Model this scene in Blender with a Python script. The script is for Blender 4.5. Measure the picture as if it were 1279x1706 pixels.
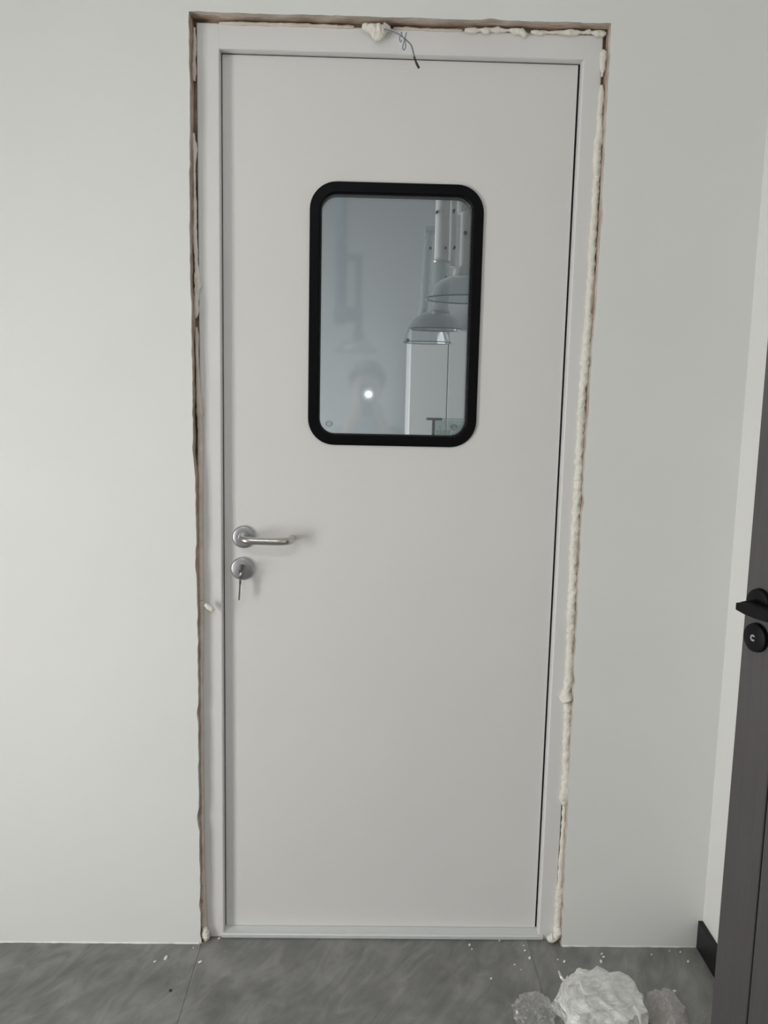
import bpy, bmesh, math, random
from mathutils import Vector, Matrix, noise as mnoise

for o in list(bpy.data.objects):
    bpy.data.objects.remove(o)
SC = bpy.context.scene
COL = SC.collection
R = math.radians

# ------------------------------------------------------------------ camera
FPX, PITCH, YAW, ROLL = 1423.06, 0.141273, 0.02246, 0.021861
CAM = Vector((0.385934, -1.923666, 1.346452))
_cp, _sp, _cy, _sy = math.cos(PITCH), math.sin(PITCH), math.cos(YAW), math.sin(YAW)
FWD = Vector((_sy * _cp, _cy * _cp, -_sp))
_r = Vector((_cy, -_sy, 0))
_u = _r.cross(FWD)
RIGHT = _r * math.cos(ROLL) + _u * math.sin(ROLL)
UP = -_r * math.sin(ROLL) + _u * math.cos(ROLL)
cd = bpy.data.cameras.new('camera')
cam = bpy.data.objects.new('camera', cd)
COL.objects.link(cam)
cd.sensor_fit = 'HORIZONTAL'
cd.sensor_width = 36.0
cd.lens = FPX * 36.0 / 1279.0
cd.clip_start = 0.01
CAMROT = Matrix((RIGHT, UP, -FWD)).transposed()
cam.matrix_world = Matrix.Translation(CAM) @ CAMROT.to_4x4()
SC.camera = cam


def at(px, py, y=None, x=None, z=None):
    """point in the room on a given depth, side or height plane"""
    d = RIGHT * ((px - 639.5) / FPX) - UP * ((py - 853.0) / FPX) + FWD
    if y is not None:
        t = (y - CAM.y) / d.y
    elif x is not None:
        t = (x - CAM.x) / d.x
    else:
        t = (z - CAM.z) / d.z
    return CAM + d * t


# ------------------------------------------------------------------ world, lights, exposure
W = bpy.data.worlds.new('sky')
SC.world = W
W.use_nodes = True
_bg = W.node_tree.nodes['Background']
_bg.inputs[0].default_value = (0.86, 0.92, 1.0, 1)
_bg.inputs[1].default_value = 0.8
SC.view_settings.view_transform = 'Standard'
SC.view_settings.look = 'None'
SC.view_settings.gamma = 1.0
SC.view_settings.use_curve_mapping = False
SC.view_settings.exposure = 0.0
SC.cycles.use_denoising = True
SC.cycles.adaptive_threshold = 0.035
SC.cycles.max_bounces = 8
SC.cycles.diffuse_bounces = 5
SC.cycles.transparent_max_bounces = 16
SC.cycles.sample_clamp_indirect = 6.0


def area_light(name, loc, aim, sx, sy, power, col):
    ld = bpy.data.lights.new(name, 'AREA')
    ld.shape = 'RECTANGLE'
    ld.size, ld.size_y = sx, sy
    ld.energy = power
    ld.color = col
    o = bpy.data.objects.new(name, ld)
    COL.objects.link(o)
    o.location = loc
    o.rotation_euler = (Vector(aim) - Vector(loc)).to_track_quat('-Z', 'Y').to_euler()
    return o


# front room: x -2.3..1.236, y -4.7..0 ; back room: y 0.13..5.1
XR, XL, YB, YF, ZC = 1.2357, -1.6, -4.7, 5.1, 2.85
W1 = (-1.98, -1.16, 0.12, 1.58)      # window in the left wall: y0, y1, z0, z1
W2 = (2.2, 4.4, 0.3, 1.4)           # unseen window added in the left wall to light the room beyond
area_light('daylight', (XL - 0.10, (W1[0] + W1[1]) / 2, (W1[2] + W1[3]) / 2), (XR, (W1[0] + W1[1]) / 2, (W1[2] + W1[3]) / 2),
           W1[1] - W1[0], W1[3] - W1[2], 64, (1.0, 0.965, 0.925))
area_light('far_room_fill', (XL - 0.10, (W2[0] + W2[1]) / 2, (W2[2] + W2[3]) / 2), (XR, (W2[0] + W2[1]) / 2, (W2[2] + W2[3]) / 2),
           W2[1] - W2[0], W2[3] - W2[2], 80, (1.0, 0.985, 0.97))  # fill for the far room, set at its added window
FILL_LAMP = (-0.35, -2.75)               # unseen ceiling lamp added as fill light for the front room
area_light('fill_glow', (FILL_LAMP[0], FILL_LAMP[1], ZC - 0.075), (FILL_LAMP[0], FILL_LAMP[1], 0), 1.1, 0.28, 17, (0.95, 0.98, 1.0))


# ------------------------------------------------------------------ materials
def nd(nt, t, **kw):
    n = nt.nodes.new(t)
    for k, v in kw.items():
        setattr(n, k, v)
    return n


def mat(name, col, rough=0.5, metal=0.0, bump=0.0, bscale=60.0, var=0.0, vscale=8.0, spec=0.5, stretch=None,
        col2=None, detail=4.0, trans=0.0, sub=0.0):
    m = bpy.data.materials.new(name)
    m.use_nodes = True
    nt = m.node_tree
    b = nt.nodes['Principled BSDF']
    b.inputs['Base Color'].default_value = (*col, 1)
    b.inputs['Roughness'].default_value = rough
    b.inputs['Metallic'].default_value = metal
    b.inputs['Specular IOR Level'].default_value = spec
    if trans:
        b.inputs['Transmission Weight'].default_value = trans
    if sub:
        b.inputs['Subsurface Weight'].default_value = sub
        b.inputs['Subsurface Radius'].default_value = (0.01, 0.008, 0.006)
    tc = nd(nt, 'ShaderNodeTexCoord')
    mp = nd(nt, 'ShaderNodeMapping')
    nt.links.new(tc.outputs['Object'], mp.inputs['Vector'])
    if stretch:
        mp.inputs['Scale'].default_value = stretch
    if var or col2:
        n = nd(nt, 'ShaderNodeTexNoise')
        n.inputs['Scale'].default_value = vscale
        n.inputs['Detail'].default_value = detail
        nt.links.new(mp.outputs[0], n.inputs['Vector'])
        rp = nd(nt, 'ShaderNodeValToRGB')
        rp.color_ramp.elements[0].position = 0.3
        rp.color_ramp.elements[1].position = 0.7
        c0 = col2 if col2 else tuple(c * (1 - var) for c in col)
        c1 = col if col2 else tuple(min(1, c * (1 + var)) for c in col)
        rp.color_ramp.elements[0].color = (*c0, 1)
        rp.color_ramp.elements[1].color = (*c1, 1)
        nt.links.new(n.outputs['Fac'], rp.inputs[0])
        nt.links.new(rp.outputs[0], b.inputs['Base Color'])
    if bump:
        n2 = nd(nt, 'ShaderNodeTexNoise')
        n2.inputs['Scale'].default_value = bscale
        n2.inputs['Detail'].default_value = 5
        nt.links.new(mp.outputs[0], n2.inputs['Vector'])
        bp = nd(nt, 'ShaderNodeBump')
        bp.inputs['Strength'].default_value = bump
        bp.inputs['Distance'].default_value = 0.003
        nt.links.new(n2.outputs['Fac'], bp.inputs['Height'])
        nt.links.new(bp.outputs[0], b.inputs['Normal'])
    return m


def clear_mat(name, tint, gloss_col=(1, 1, 1), rough=0.03, f0=0.05, body=0.0, body_col=(0.8, 0.8, 0.8), crumple=0.0, trl=0.0):
    """clear sheet: transparent with a facing dependent gloss, and optionally some milky body"""
    m = bpy.data.materials.new(name)
    m.use_nodes = True
    nt = m.node_tree
    nt.nodes.clear()
    out = nd(nt, 'ShaderNodeOutputMaterial')
    tr = nd(nt, 'ShaderNodeBsdfTransparent')
    tr.inputs[0].default_value = (*tint, 1)
    gl = nd(nt, 'ShaderNodeBsdfGlossy')
    gl.inputs['Color'].default_value = (*gloss_col, 1)
    gl.inputs['Roughness'].default_value = rough
    lw = nd(nt, 'ShaderNodeLayerWeight')
    lw.inputs['Blend'].default_value = 0.5
    p5 = nd(nt, 'ShaderNodeMath', operation='POWER')
    p5.inputs[1].default_value = 4.0
    nt.links.new(lw.outputs['Facing'], p5.inputs[0])
    ma = nd(nt, 'ShaderNodeMath', operation='MULTIPLY_ADD')
    ma.inputs[1].default_value = 0.8
    ma.inputs[2].default_value = f0
    nt.links.new(p5.outputs[0], ma.inputs[0])
    mx = nd(nt, 'ShaderNodeMixShader')
    base = tr.outputs[0]
    if crumple:
        tc = nd(nt, 'ShaderNodeTexCoord')
        n2 = nd(nt, 'ShaderNodeTexNoise')
        n2.inputs['Scale'].default_value = 55
        n2.inputs['Detail'].default_value = 6
        n2.inputs['Distortion'].default_value = 1.2
        nt.links.new(tc.outputs['Object'], n2.inputs['Vector'])
        bp = nd(nt, 'ShaderNodeBump')
        bp.inputs['Strength'].default_value = crumple
        bp.inputs['Distance'].default_value = 0.01
        nt.links.new(n2.outputs['Fac'], bp.inputs['Height'])
        nt.links.new(bp.outputs[0], gl.inputs['Normal'])
    if body:
        df = nd(nt, 'ShaderNodeBsdfDiffuse')
        df.inputs[0].default_value = (*body_col, 1)
        src = df.outputs[0]
        if trl:
            tl = nd(nt, 'ShaderNodeBsdfTranslucent')
            tl.inputs[0].default_value = (*body_col, 1)
            m2 = nd(nt, 'ShaderNodeMixShader')
            m2.inputs[0].default_value = trl
            nt.links.new(df.outputs[0], m2.inputs[1])
            nt.links.new(tl.outputs[0], m2.inputs[2])
            src = m2.outputs[0]
        mb = nd(nt, 'ShaderNodeMixShader')
        mb.inputs[0].default_value = body
        if crumple:
            n3 = nd(nt, 'ShaderNodeTexNoise')
            n3.inputs['Scale'].default_value = 26
            n3.inputs['Detail'].default_value = 7
            n3.inputs['Roughness'].default_value = 0.65
            n3.inputs['Distortion'].default_value = 2.0
            nt.links.new(tc.outputs['Object'], n3.inputs['Vector'])
            mr = nd(nt, 'ShaderNodeMapRange')
            mr.inputs['From Min'].default_value = 0.35
            mr.inputs['From Max'].default_value = 0.65
            mr.inputs['To Min'].default_value = body * 0.55
            mr.inputs['To Max'].default_value = min(0.95, body * 1.45)
            nt.links.new(n3.outputs['Fac'], mr.inputs['Value'])
            nt.links.new(mr.outputs[0], mb.inputs[0])
        nt.links.new(tr.outputs[0], mb.inputs[1])
        nt.links.new(src, mb.inputs[2])
        base = mb.outputs[0]
    nt.links.new(ma.outputs[0], mx.inputs[0])
    nt.links.new(base, mx.inputs[1])
    nt.links.new(gl.outputs[0], mx.inputs[2])
    nt.links.new(mx.outputs[0], out.inputs['Surface'])
    return m


M = {}
M['wall'] = mat('wall_paint', (0.79, 0.79, 0.775), 0.65, bump=0.06, bscale=35, var=0.012, vscale=3)
M['wall_side'] = mat('wall_paint_right', (0.80, 0.80, 0.785), 0.6, bump=0.05, bscale=35, var=0.01, vscale=3)
M['core'] = mat('raw_board_edge', (0.60, 0.49, 0.41), 0.9, bump=0.8, bscale=90, vscale=22, col2=(0.36, 0.25, 0.18), detail=8)
M['plaster_edge'] = mat('plaster_edge', (0.66, 0.62, 0.58), 0.9, bump=0.6, bscale=140, vscale=30, col2=(0.44, 0.38, 0.33))
M['ceil'] = mat('ceiling_paint', (0.82, 0.82, 0.81), 0.8)
M['paint'] = mat('door_paint', (0.735, 0.722, 0.708), 0.42, bump=0.02, bscale=25, var=0.012, vscale=2.5)
M['frame'] = mat('frame_paint', (0.745, 0.735, 0.728), 0.45, bump=0.02, bscale=30, var=0.015, vscale=6)
M['alu'] = mat('threshold_metal', (0.66, 0.68, 0.67), 0.4, metal=0.15, var=0.03, vscale=30, stretch=(1, 12, 12))
M['gasket'] = mat('rubber_gasket', (0.006, 0.006, 0.007), 0.8)
M['black'] = mat('black_window_frame', (0.0025, 0.0025, 0.0035), 0.35, spec=0.12)
M['bead'] = mat('glazing_bead', (0.012, 0.012, 0.016), 0.2)
M['steel'] = mat('brushed_steel', (0.55, 0.535, 0.50), 0.25, metal=1.0, bump=0.03, bscale=300, stretch=(1, 6, 6))
M['chrome'] = mat('satin_chrome', (0.50, 0.495, 0.515), 0.3, metal=1.0)
M['brass'] = mat('key_metal', (0.22, 0.205, 0.18), 0.4, metal=1.0)
M['dark'] = mat('keyway_dark', (0.02, 0.02, 0.02), 0.5)
M['foam'] = mat('expanding_foam', (0.84, 0.82, 0.755), 0.85, bump=0.6, bscale=240, vscale=30, col2=(0.78, 0.745, 0.67), sub=0.15)
M['foam_skin'] = mat('foam_smooth', (0.74, 0.67, 0.60), 0.7, bump=0.35, bscale=120, vscale=22, col2=(0.62, 0.53, 0.46))
M['filler'] = mat('gap_filler', (0.52, 0.42, 0.35), 0.9, bump=0.8, bscale=80, vscale=18, col2=(0.16, 0.10, 0.075), detail=7)
M['hood_smoke'] = clear_mat('smoky_hood', (0.84, 0.86, 0.87), rough=0.08, f0=0.05, body=0.16, body_col=(0.36, 0.38, 0.39))
M['wire'] = mat('grey_blue_wire', (0.20, 0.23, 0.27), 0.45)
M['wire_tip'] = mat('dark_wire_tip', (0.035, 0.025, 0.022), 0.5)
M['grey'] = mat('grey_woodgrain', (0.074, 0.069, 0.071), 0.5, bump=0.25, bscale=30, vscale=24, col2=(0.062, 0.057, 0.059), stretch=(6, 6, 0.25))
M['blackmetal'] = mat('matt_black_metal', (0.005, 0.005, 0.006), 0.5, spec=0.15)
M['base_black'] = mat('black_skirting', (0.010, 0.009, 0.011), 0.4, spec=0.25)
M['white_pl'] = mat('white_plastic', (0.80, 0.80, 0.78), 0.4)
M['arm_blue'] = mat('blue_grey_plastic', (0.06, 0.11, 0.17), 0.4)
M['blackpl'] = mat('black_plastic', (0.015, 0.015, 0.016), 0.5)
M['far_wall'] = mat('far_wall_paint', (0.515, 0.54, 0.552), 0.7)
M['cab'] = mat('cabinet_white', (0.80, 0.80, 0.80), 0.4)
M['worktop'] = mat('bench_top', (0.08, 0.085, 0.09), 0.35)
M['post'] = mat('dark_metal_post', (0.06, 0.07, 0.07), 0.4)
M['glass'] = clear_mat('door_glass', (0.955, 0.968, 0.975), rough=0.045, f0=0.045)
M['winglass'] = clear_mat('window_glass', (0.98, 0.99, 0.99), rough=0.0, f0=0.04)
M['hood'] = clear_mat('clear_hood', (0.92, 0.935, 0.94), rough=0.08, f0=0.04, body=0.035, body_col=(0.5, 0.52, 0.52))
M['hood_rim'] = clear_mat('clear_hood_rim', (0.45, 0.48, 0.49), rough=0.1, f0=0.08)
M['clear_pipe'] = clear_mat('clear_pipe', (0.85, 0.88, 0.88), rough=0.08, f0=0.08, body=0.35, body_col=(0.65, 0.68, 0.68))
M['green_glass'] = clear_mat('green_glass', (0.86, 0.94, 0.91), rough=0.03, f0=0.05, body=0.22, body_col=(0.62, 0.72, 0.68))
M['print'] = mat('grey_print', (0.05, 0.055, 0.055), 0.6)
M['bag'] = clear_mat('plastic_bag', (0.93, 0.93, 0.92), rough=0.18, f0=0.07, body=0.74, body_col=(0.95, 0.95, 0.93), crumple=0.6, trl=0.22)
M['bag_thin'] = clear_mat('thin_plastic', (0.94, 0.94, 0.94), rough=0.12, f0=0.07, body=0.17, body_col=(0.82, 0.82, 0.81), crumple=0.6, trl=0.35)
M['bag_pink'] = clear_mat('pinkish_plastic', (0.93, 0.92, 0.91), rough=0.2, f0=0.06, body=0.34, body_col=(0.74, 0.71, 0.69), crumple=0.4, trl=0.35)
M['bag_fold'] = clear_mat('plastic_fold', (0.95, 0.95, 0.95), rough=0.2, f0=0.10, body=0.55, body_col=(0.88, 0.88, 0.87), trl=0.3)
M['crumb'] = mat('foam_crumb', (0.80, 0.79, 0.74), 0.8)
M['crumb_dark'] = mat('dark_crumb', (0.03, 0.028, 0.025), 0.8)
M['rust'] = mat('rust_crumb', (0.40, 0.20, 0.12), 0.8)
M['skin'] = mat('skin', (0.55, 0.36, 0.28), 0.5, sub=0.05)
M['hair'] = mat('hair', (0.07, 0.055, 0.045), 0.5)
M['shirt'] = mat('shirt', (0.16, 0.22, 0.21), 0.8)
M['trousers'] = mat('trousers', (0.03, 0.035, 0.05), 0.8)
M['shoe'] = mat('shoe', (0.05, 0.05, 0.05), 0.6)
M['phone'] = mat('phone_case', (0.035, 0.037, 0.042), 0.35)
M['eye'] = mat('eye', (0.03, 0.02, 0.015), 0.2)


def emit_mat(name, col, s):
    m = bpy.data.materials.new(name)
    m.use_nodes = True
    nt = m.node_tree
    nt.nodes.clear()
    out = nd(nt, 'ShaderNodeOutputMaterial')
    e = nd(nt, 'ShaderNodeEmission')
    e.inputs[0].default_value = (*col, 1)
    e.inputs[1].default_value = s
    nt.links.new(e.outputs[0], out.inputs[0])
    return m


M['fill_diffuser'] = emit_mat('fill_lamp_diffuser', (0.95, 0.98, 1.0), 3.0)  # glowing face of the added fill lamp
M['led'] = emit_mat('flash_led', (1, 1, 0.97), 160)


def floor_mat():
    m = bpy.data.materials.new('grey_marbled_tile')
    m.use_nodes = True
    nt = m.node_tree
    b = nt.nodes['Principled BSDF']
    b.inputs['Roughness'].default_value = 0.34
    b.inputs['Specular IOR Level'].default_value = 0.4
    tc = nd(nt, 'ShaderNodeTexCoord')
    oi = nd(nt, 'ShaderNodeObjectInfo')
    sc = nd(nt, 'ShaderNodeVectorMath', operation='SCALE')
    sc.inputs[3].default_value = 7.0
    cb = nd(nt, 'ShaderNodeCombineXYZ')
    nt.links.new(oi.outputs['Random'], cb.inputs[0])
    nt.links.new(oi.outputs['Random'], cb.inputs[2])
    nt.links.new(cb.outputs[0], sc.inputs[0])
    ad = nd(nt, 'ShaderNodeVectorMath', operation='ADD')
    nt.links.new(tc.outputs['Object'], ad.inputs[0])
    nt.links.new(sc.outputs[0], ad.inputs[1])
    rot = nd(nt, 'ShaderNodeMapping', vector_type='POINT')
    rot.inputs['Rotation'].default_value = (0, 0, R(-62))
    nt.links.new(ad.outputs[0], rot.inputs['Vector'])
    mp = nd(nt, 'ShaderNodeMapping', vector_type='POINT')
    mp.inputs['Scale'].default_value = (1.5, 4.2, 1.0)
    nt.links.new(rot.outputs[0], mp.inputs['Vector'])
    n1 = nd(nt, 'ShaderNodeTexNoise')
    n1.inputs['Scale'].default_value = 4.2
    n1.inputs['Detail'].default_value = 9
    n1.inputs['Roughness'].default_value = 0.62
    n1.inputs['Distortion'].default_value = 1.3
    nt.links.new(mp.outputs[0], n1.inputs['Vector'])
    n2 = nd(nt, 'ShaderNodeTexNoise')
    n2.inputs['Scale'].default_value = 9
    n2.inputs['Detail'].default_value = 6
    nt.links.new(ad.outputs[0], n2.inputs['Vector'])
    mxn = nd(nt, 'ShaderNodeMix', data_type='FLOAT')
    mxn.inputs[0].default_value = 0.45
    nt.links.new(n1.outputs['Fac'], mxn.inputs[2])
    nt.links.new(n2.outputs['Fac'], mxn.inputs[3])
    rp = nd(nt, 'ShaderNodeValToRGB')
    e = rp.color_ramp.elements
    e[0].position, e[0].color = 0.36, (0.145, 0.145, 0.141, 1)
    e[1].position, e[1].color = 0.64, (0.300, 0.298, 0.288, 1)
    k = e.new(0.5)
    k.color = (0.205, 0.205, 0.198, 1)
    nt.links.new(mxn.outputs[0], rp.inputs[0])
    # each tile a shade of its own
    hs = nd(nt, 'ShaderNodeHueSaturation')
    mr = nd(nt, 'ShaderNodeMapRange')
    mr.inputs['To Min'].default_value = 0.95
    mr.inputs['To Max'].default_value = 1.05
    nt.links.new(oi.outputs['Random'], mr.inputs['Value'])
    nt.links.new(mr.outputs[0], hs.inputs['Value'])
    nt.links.new(rp.outputs[0], hs.inputs['Color'])
    nt.links.new(hs.outputs[0], b.inputs['Base Color'])
    return m


M['floor'] = floor_mat()
M['grout'] = mat('tile_joint', (0.16, 0.16, 0.156), 0.8)


# ------------------------------------------------------------------ helpers
def link(name, me, parent=None):
    o = bpy.data.objects.new(name, me)
    COL.objects.link(o)
    if parent:
        o.parent = parent
    return o


def obj(name, bm, m, parent=None, smooth=False, bevel=0.0, seg=2, angle=40):
    me = bpy.data.meshes.new(name)
    bmesh.ops.recalc_face_normals(bm, faces=bm.faces[:])
    bm.to_mesh(me)
    bm.free()
    ms = m if isinstance(m, (list, tuple)) else [m]
    for k in ms:
        me.materials.append(k)
    if smooth:
        for p in me.polygons:
            p.use_smooth = True
    o = link(name, me, parent)
    if bevel:
        md = o.modifiers.new('bevel', 'BEVEL')
        md.width = bevel
        md.segments = seg
        md.limit_method = 'ANGLE'
        md.angle_limit = R(30)
        md.harden_normals = False
    if smooth and angle:
        try:
            me.set_sharp_from_angle(angle=R(angle))
        except Exception:
            pass
    return o


def tag(o, label, cat=None, group=None, kind=None):
    o['label'] = label
    if cat:
        o['category'] = cat
    if group:
        o['group'] = group
    if kind:
        o['kind'] = kind
    return o


def empty(name, loc=(0, 0, 0), rz=0.0):
    o = bpy.data.objects.new(name, None)
    COL.objects.link(o)
    o.location = loc
    o.rotation_euler = (0, 0, rz)
    o.empty_display_size = 0.05
    return o


def box(bm, x0, x1, y0, y1, z0, z1):
    vs = [bm.verts.new((x, y, z)) for z in (z0, z1) for y in (y0, y1) for x in (x0, x1)]
    for f in ((0, 1, 3, 2), (4, 6, 7, 5), (0, 4, 5, 1), (2, 3, 7, 6), (0, 2, 6, 4), (1, 5, 7, 3)):
        bm.faces.new([vs[i] for i in f])
    return bm


def bx(*a):
    return box(bmesh.new(), *a)


def spline(pts, n):
    """Catmull-Rom through tuples of any length"""
    P = [tuple(p) for p in pts]
    P = [tuple(2 * a - b for a, b in zip(P[0], P[1]))] + P + [tuple(2 * a - b for a, b in zip(P[-1], P[-2]))]
    out = []
    for i in range(1, len(P) - 2):
        for k in range(n):
            t = k / n
            out.append(tuple(0.5 * (2 * p1 + (p2 - p0) * t + (2 * p0 - 5 * p1 + 4 * p2 - p3) * t * t + (3 * p1 - p0 - 3 * p2 + p3) * t ** 3)
                             for p0, p1, p2, p3 in zip(P[i - 1], P[i], P[i + 1], P[i + 2])))
    out.append(P[-2])
    return out


def tube(bm, pts, r, n=12, cap=True, disp=None):
    """tube through 3D points, r a number or list"""
    pts = [Vector(p[:3]) for p in pts]
    rs = r if isinstance(r, (list, tuple)) else [r] * len(pts)
    rings = []
    prev = None
    for i, p in enumerate(pts):
        d = (pts[min(i + 1, len(pts) - 1)] - pts[max(i - 1, 0)]).normalized()
        if prev is None:
            a = Vector((0, 0, 1)) if abs(d.z) < 0.8 else Vector((1, 0, 0))
            s = d.cross(a).normalized()
        else:
            s = (prev - d * prev.dot(d)).normalized()
        prev = s
        t = d.cross(s)
        ring = []
        for k in range(n):
            an = 2 * math.pi * k / n
            v = s * math.cos(an) + t * math.sin(an)
            q = p + v * rs[i]
            if disp:
                q = p + v * rs[i] * disp(q)
            ring.append(bm.verts.new(q))
        rings.append(ring)
    for a, b in zip(rings, rings[1:]):
        for k in range(n):
            bm.faces.new((a[k], a[(k + 1) % n], b[(k + 1) % n], b[k]))
    if cap:
        bm.faces.new(rings[0][::-1])
        bm.faces.new(rings[-1])
    return bm


def lathe(bm, prof, origin, axis, n=32, closed=False):
    """prof: (radius, height along axis)"""
    ax = Vector(axis).normalized()
    a = Vector((0, 0, 1)) if abs(ax.z) < 0.8 else Vector((1, 0, 0))
    s = ax.cross(a).normalized()
    t = ax.cross(s)
    o = Vector(origin)
    rings = []
    for r, h in prof:
        if r < 1e-6:
            rings.append([bm.verts.new(o + ax * h)])
        else:
            rings.append([bm.verts.new(o + ax * h + (s * math.cos(2 * math.pi * k / n) + t * math.sin(2 * math.pi * k / n)) * r) for k in range(n)])
    for A, B in zip(rings, rings[1:]):
        if len(A) == 1 and len(B) == 1:
            continue
        for k in range(n):
            k2 = (k + 1) % n
            if len(A) == 1:
                bm.faces.new((A[0], B[k2], B[k]))
            elif len(B) == 1:
                bm.faces.new((A[k], A[k2], B[0]))
            else:
                bm.faces.new((A[k], A[k2], B[k2], B[k]))
    return bm


def rrect(x0, x1, z0, z1, r, n=10):
    pts = []
    for cx, cz, a0 in ((x1 - r, z1 - r, 0), (x0 + r, z1 - r, 90), (x0 + r, z0 + r, 180), (x1 - r, z0 + r, 270)):
        for k in range(n + 1):
            a = R(a0 + 90 * k / n)
            pts.append((cx + r * math.cos(a), cz + r * math.sin(a)))
    return pts


def ring_prism(bm, outer, inner, y0, y1):
    """solid between two loops of equal length, from depth y0 to y1"""
    n = len(outer)
    L = [[bm.verts.new((x, y, z)) for x, z in loop] for loop, y in ((outer, y0), (inner, y0), (inner, y1), (outer, y1))]
    for A, B in ((0, 1), (1, 2), (2, 3), (3, 0)):
        for k in range(n):
            k2 = (k + 1) % n
            bm.faces.new((L[A][k], L[A][k2], L[B][k2], L[B][k]))
    return bm


def prism_y(bm, loop, y0, y1):
    a = [bm.verts.new((x, y0, z)) for x, z in loop]
    b = [bm.verts.new((x, y1, z)) for x, z in loop]
    bm.faces.new(a)
    bm.faces.new(b[::-1])
    n = len(a)
    for k in range(n):
        bm.faces.new((a[k], b[k], b[(k + 1) % n], a[(k + 1) % n]))
    return bm


def nz(*v):
    return mnoise.noise(Vector(v))


# ------------------------------------------------------------------ floor
fl = tag(obj('floor', bx(XL - 0.1, 2.9, YB - 0.1, YF + 0.1, -0.1, -0.0025), M['grout']), 'grey marbled tile floor with thin dark joints', kind='structure')
TS = 0.803
tile_me = None
g = 0.0003
for i in range(-3, 3):
    for j in range(-6, 7):
        x0, y0 = 0.0065 + TS * i, 0.045 + TS * (j - 1)
        if x0 > 2.5 or x0 + TS < XL or y0 + TS < YB or y0 > YF - 0.1:
            continue
        if tile_me is None:
            bm = bx(-TS / 2 + g, TS / 2 - g, -TS / 2 + g, TS / 2 - g, -0.01, 0.0)
            t = obj('tile', bm, M['floor'], fl, bevel=0.0004, seg=1)
            tile_me = t
        else:
            t = tile_me.copy()
            COL.objects.link(t)
            t.parent = fl
        t.location = (x0 + TS / 2, y0 + TS / 2, 0)

# ------------------------------------------------------------------ door wall with a rough cut opening
HO = 2.1225
LX = [(-0.1, 0.006), (0.0, 0.006), (0.27, 0.004), (0.57, 0.004), (0.86, 0.004), (1.14, 0.002), (1.2, -0.003), (1.4, -0.002), (1.66, -0.0045), (1.88, -0.002), (2.2, -0.002)]
RX = [(-0.1, 0.889), (0.0, 0.889), (0.28, 0.887), (0.58, 0.8855), (0.87, 0.883), (1.15, 0.8815), (1.42, 0.884), (1.68, 0.889), (2.0, 0.887), (2.2, 0.887)]


def lerp_tab(tab, z):
    for (a, va), (b, vb) in zip(tab, tab[1:]):
        if z <= b:
            return va + (vb - va) * (z - a) / (b - a)
    return tab[-1][1]


def jag(t, seed):
    v = 0.0016 * nz(t * 14, seed, 0.3) + 0.0014 * nz(t * 55, seed, 1.7)
    c = nz(t * 23, seed, 5.1)
    if c > 0.28:
        v += (c - 0.28) * 0.009
    return v


def edge_l(z, w):
    return lerp_tab(LX, z) - (jag(z, 3.3) if w == 0 else -0.0025 + 0.003 * nz(z * 20, 9.1, w))


def edge_r(z, w):
    return lerp_tab(RX, z) + (jag(z, 7.7) if w == 0 else -0.002 + 0.0025 * nz(z * 20, 4.1, w))


def edge_t(x, w):
    return HO + 0.0024 * (x - 0.0) + (jag(x, 12.2) * 0.9 if w == 0 else -0.003 + 0.003 * nz(x * 20, 6.1, w))


def cut_wall(name, y0, y1, w, xa, xb, mats, parent=None, n=210):
    """wall slab with the doorway cut through; material 1 on the cut edges"""
    bm = bmesh.new()
    zs = [HO * i / n for i in range(n + 1)]
    EL = [edge_l(z, w) for z in zs]
    ER = [edge_r(z, w) for z in zs]
    m = 90
    xs = [EL[-1] + (ER[-1] - EL[-1]) * j / m for j in range(m + 1)]
    ET = [edge_t(x, w) for x in xs]
    ET[0] = ET[-1] = None
    zs[-1] = edge_t(xs[0], w)
    zr = list(zs)
    zr[-1] = edge_t(xs[-1], w)
    ET[0], ET[-1] = zs[-1], zr[-1]

    def q(pts, mi):
        f = bm.faces.new([bm.verts.new(p) for p in pts])
        f.material_index = mi
    for y in (y0, y1):
        for i in range(n):
            q(((xa, y, zs[i]), (EL[i], y, zs[i]), (EL[i + 1], y, zs[i + 1]), (xa, y, zs[i + 1])), 0)
            q(((ER[i], y, zr[i]), (xb, y, zr[i]), (xb, y, zr[i + 1]), (ER[i + 1], y, zr[i + 1])), 0)
        q(((xa, y, zs[-1]), (xs[0], y, zs[-1]), (xs[0], y, ZC), (xa, y, ZC)), 0)
        q(((xs[-1], y, zr[-1]), (xb, y, zr[-1]), (xb, y, ZC), (xs[-1], y, ZC)), 0)
        for j in range(m):
            q(((xs[j], y, ET[j]), (xs[j + 1], y, ET[j + 1]), (xs[j + 1], y, ZC), (xs[j], y, ZC)), 0)
    for i in range(n):
        q(((EL[i], y0, zs[i]), (EL[i], y1, zs[i]), (EL[i + 1], y1, zs[i + 1]), (EL[i + 1], y0, zs[i + 1])), 1)
        q(((ER[i], y0, zr[i]), (ER[i], y1, zr[i]), (ER[i + 1], y1, zr[i + 1]), (ER[i + 1], y0, zr[i + 1])), 1)
    for j in range(m):
        q(((xs[j], y0, ET[j]), (xs[j], y1, ET[j]), (xs[j + 1], y1, ET[j + 1]), (xs[j + 1], y0, ET[j + 1])), 1)
    bmesh.ops.remove_doubles(bm, verts=bm.verts[:], dist=1e-6)
    return obj(name, bm, mats, parent)


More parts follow.
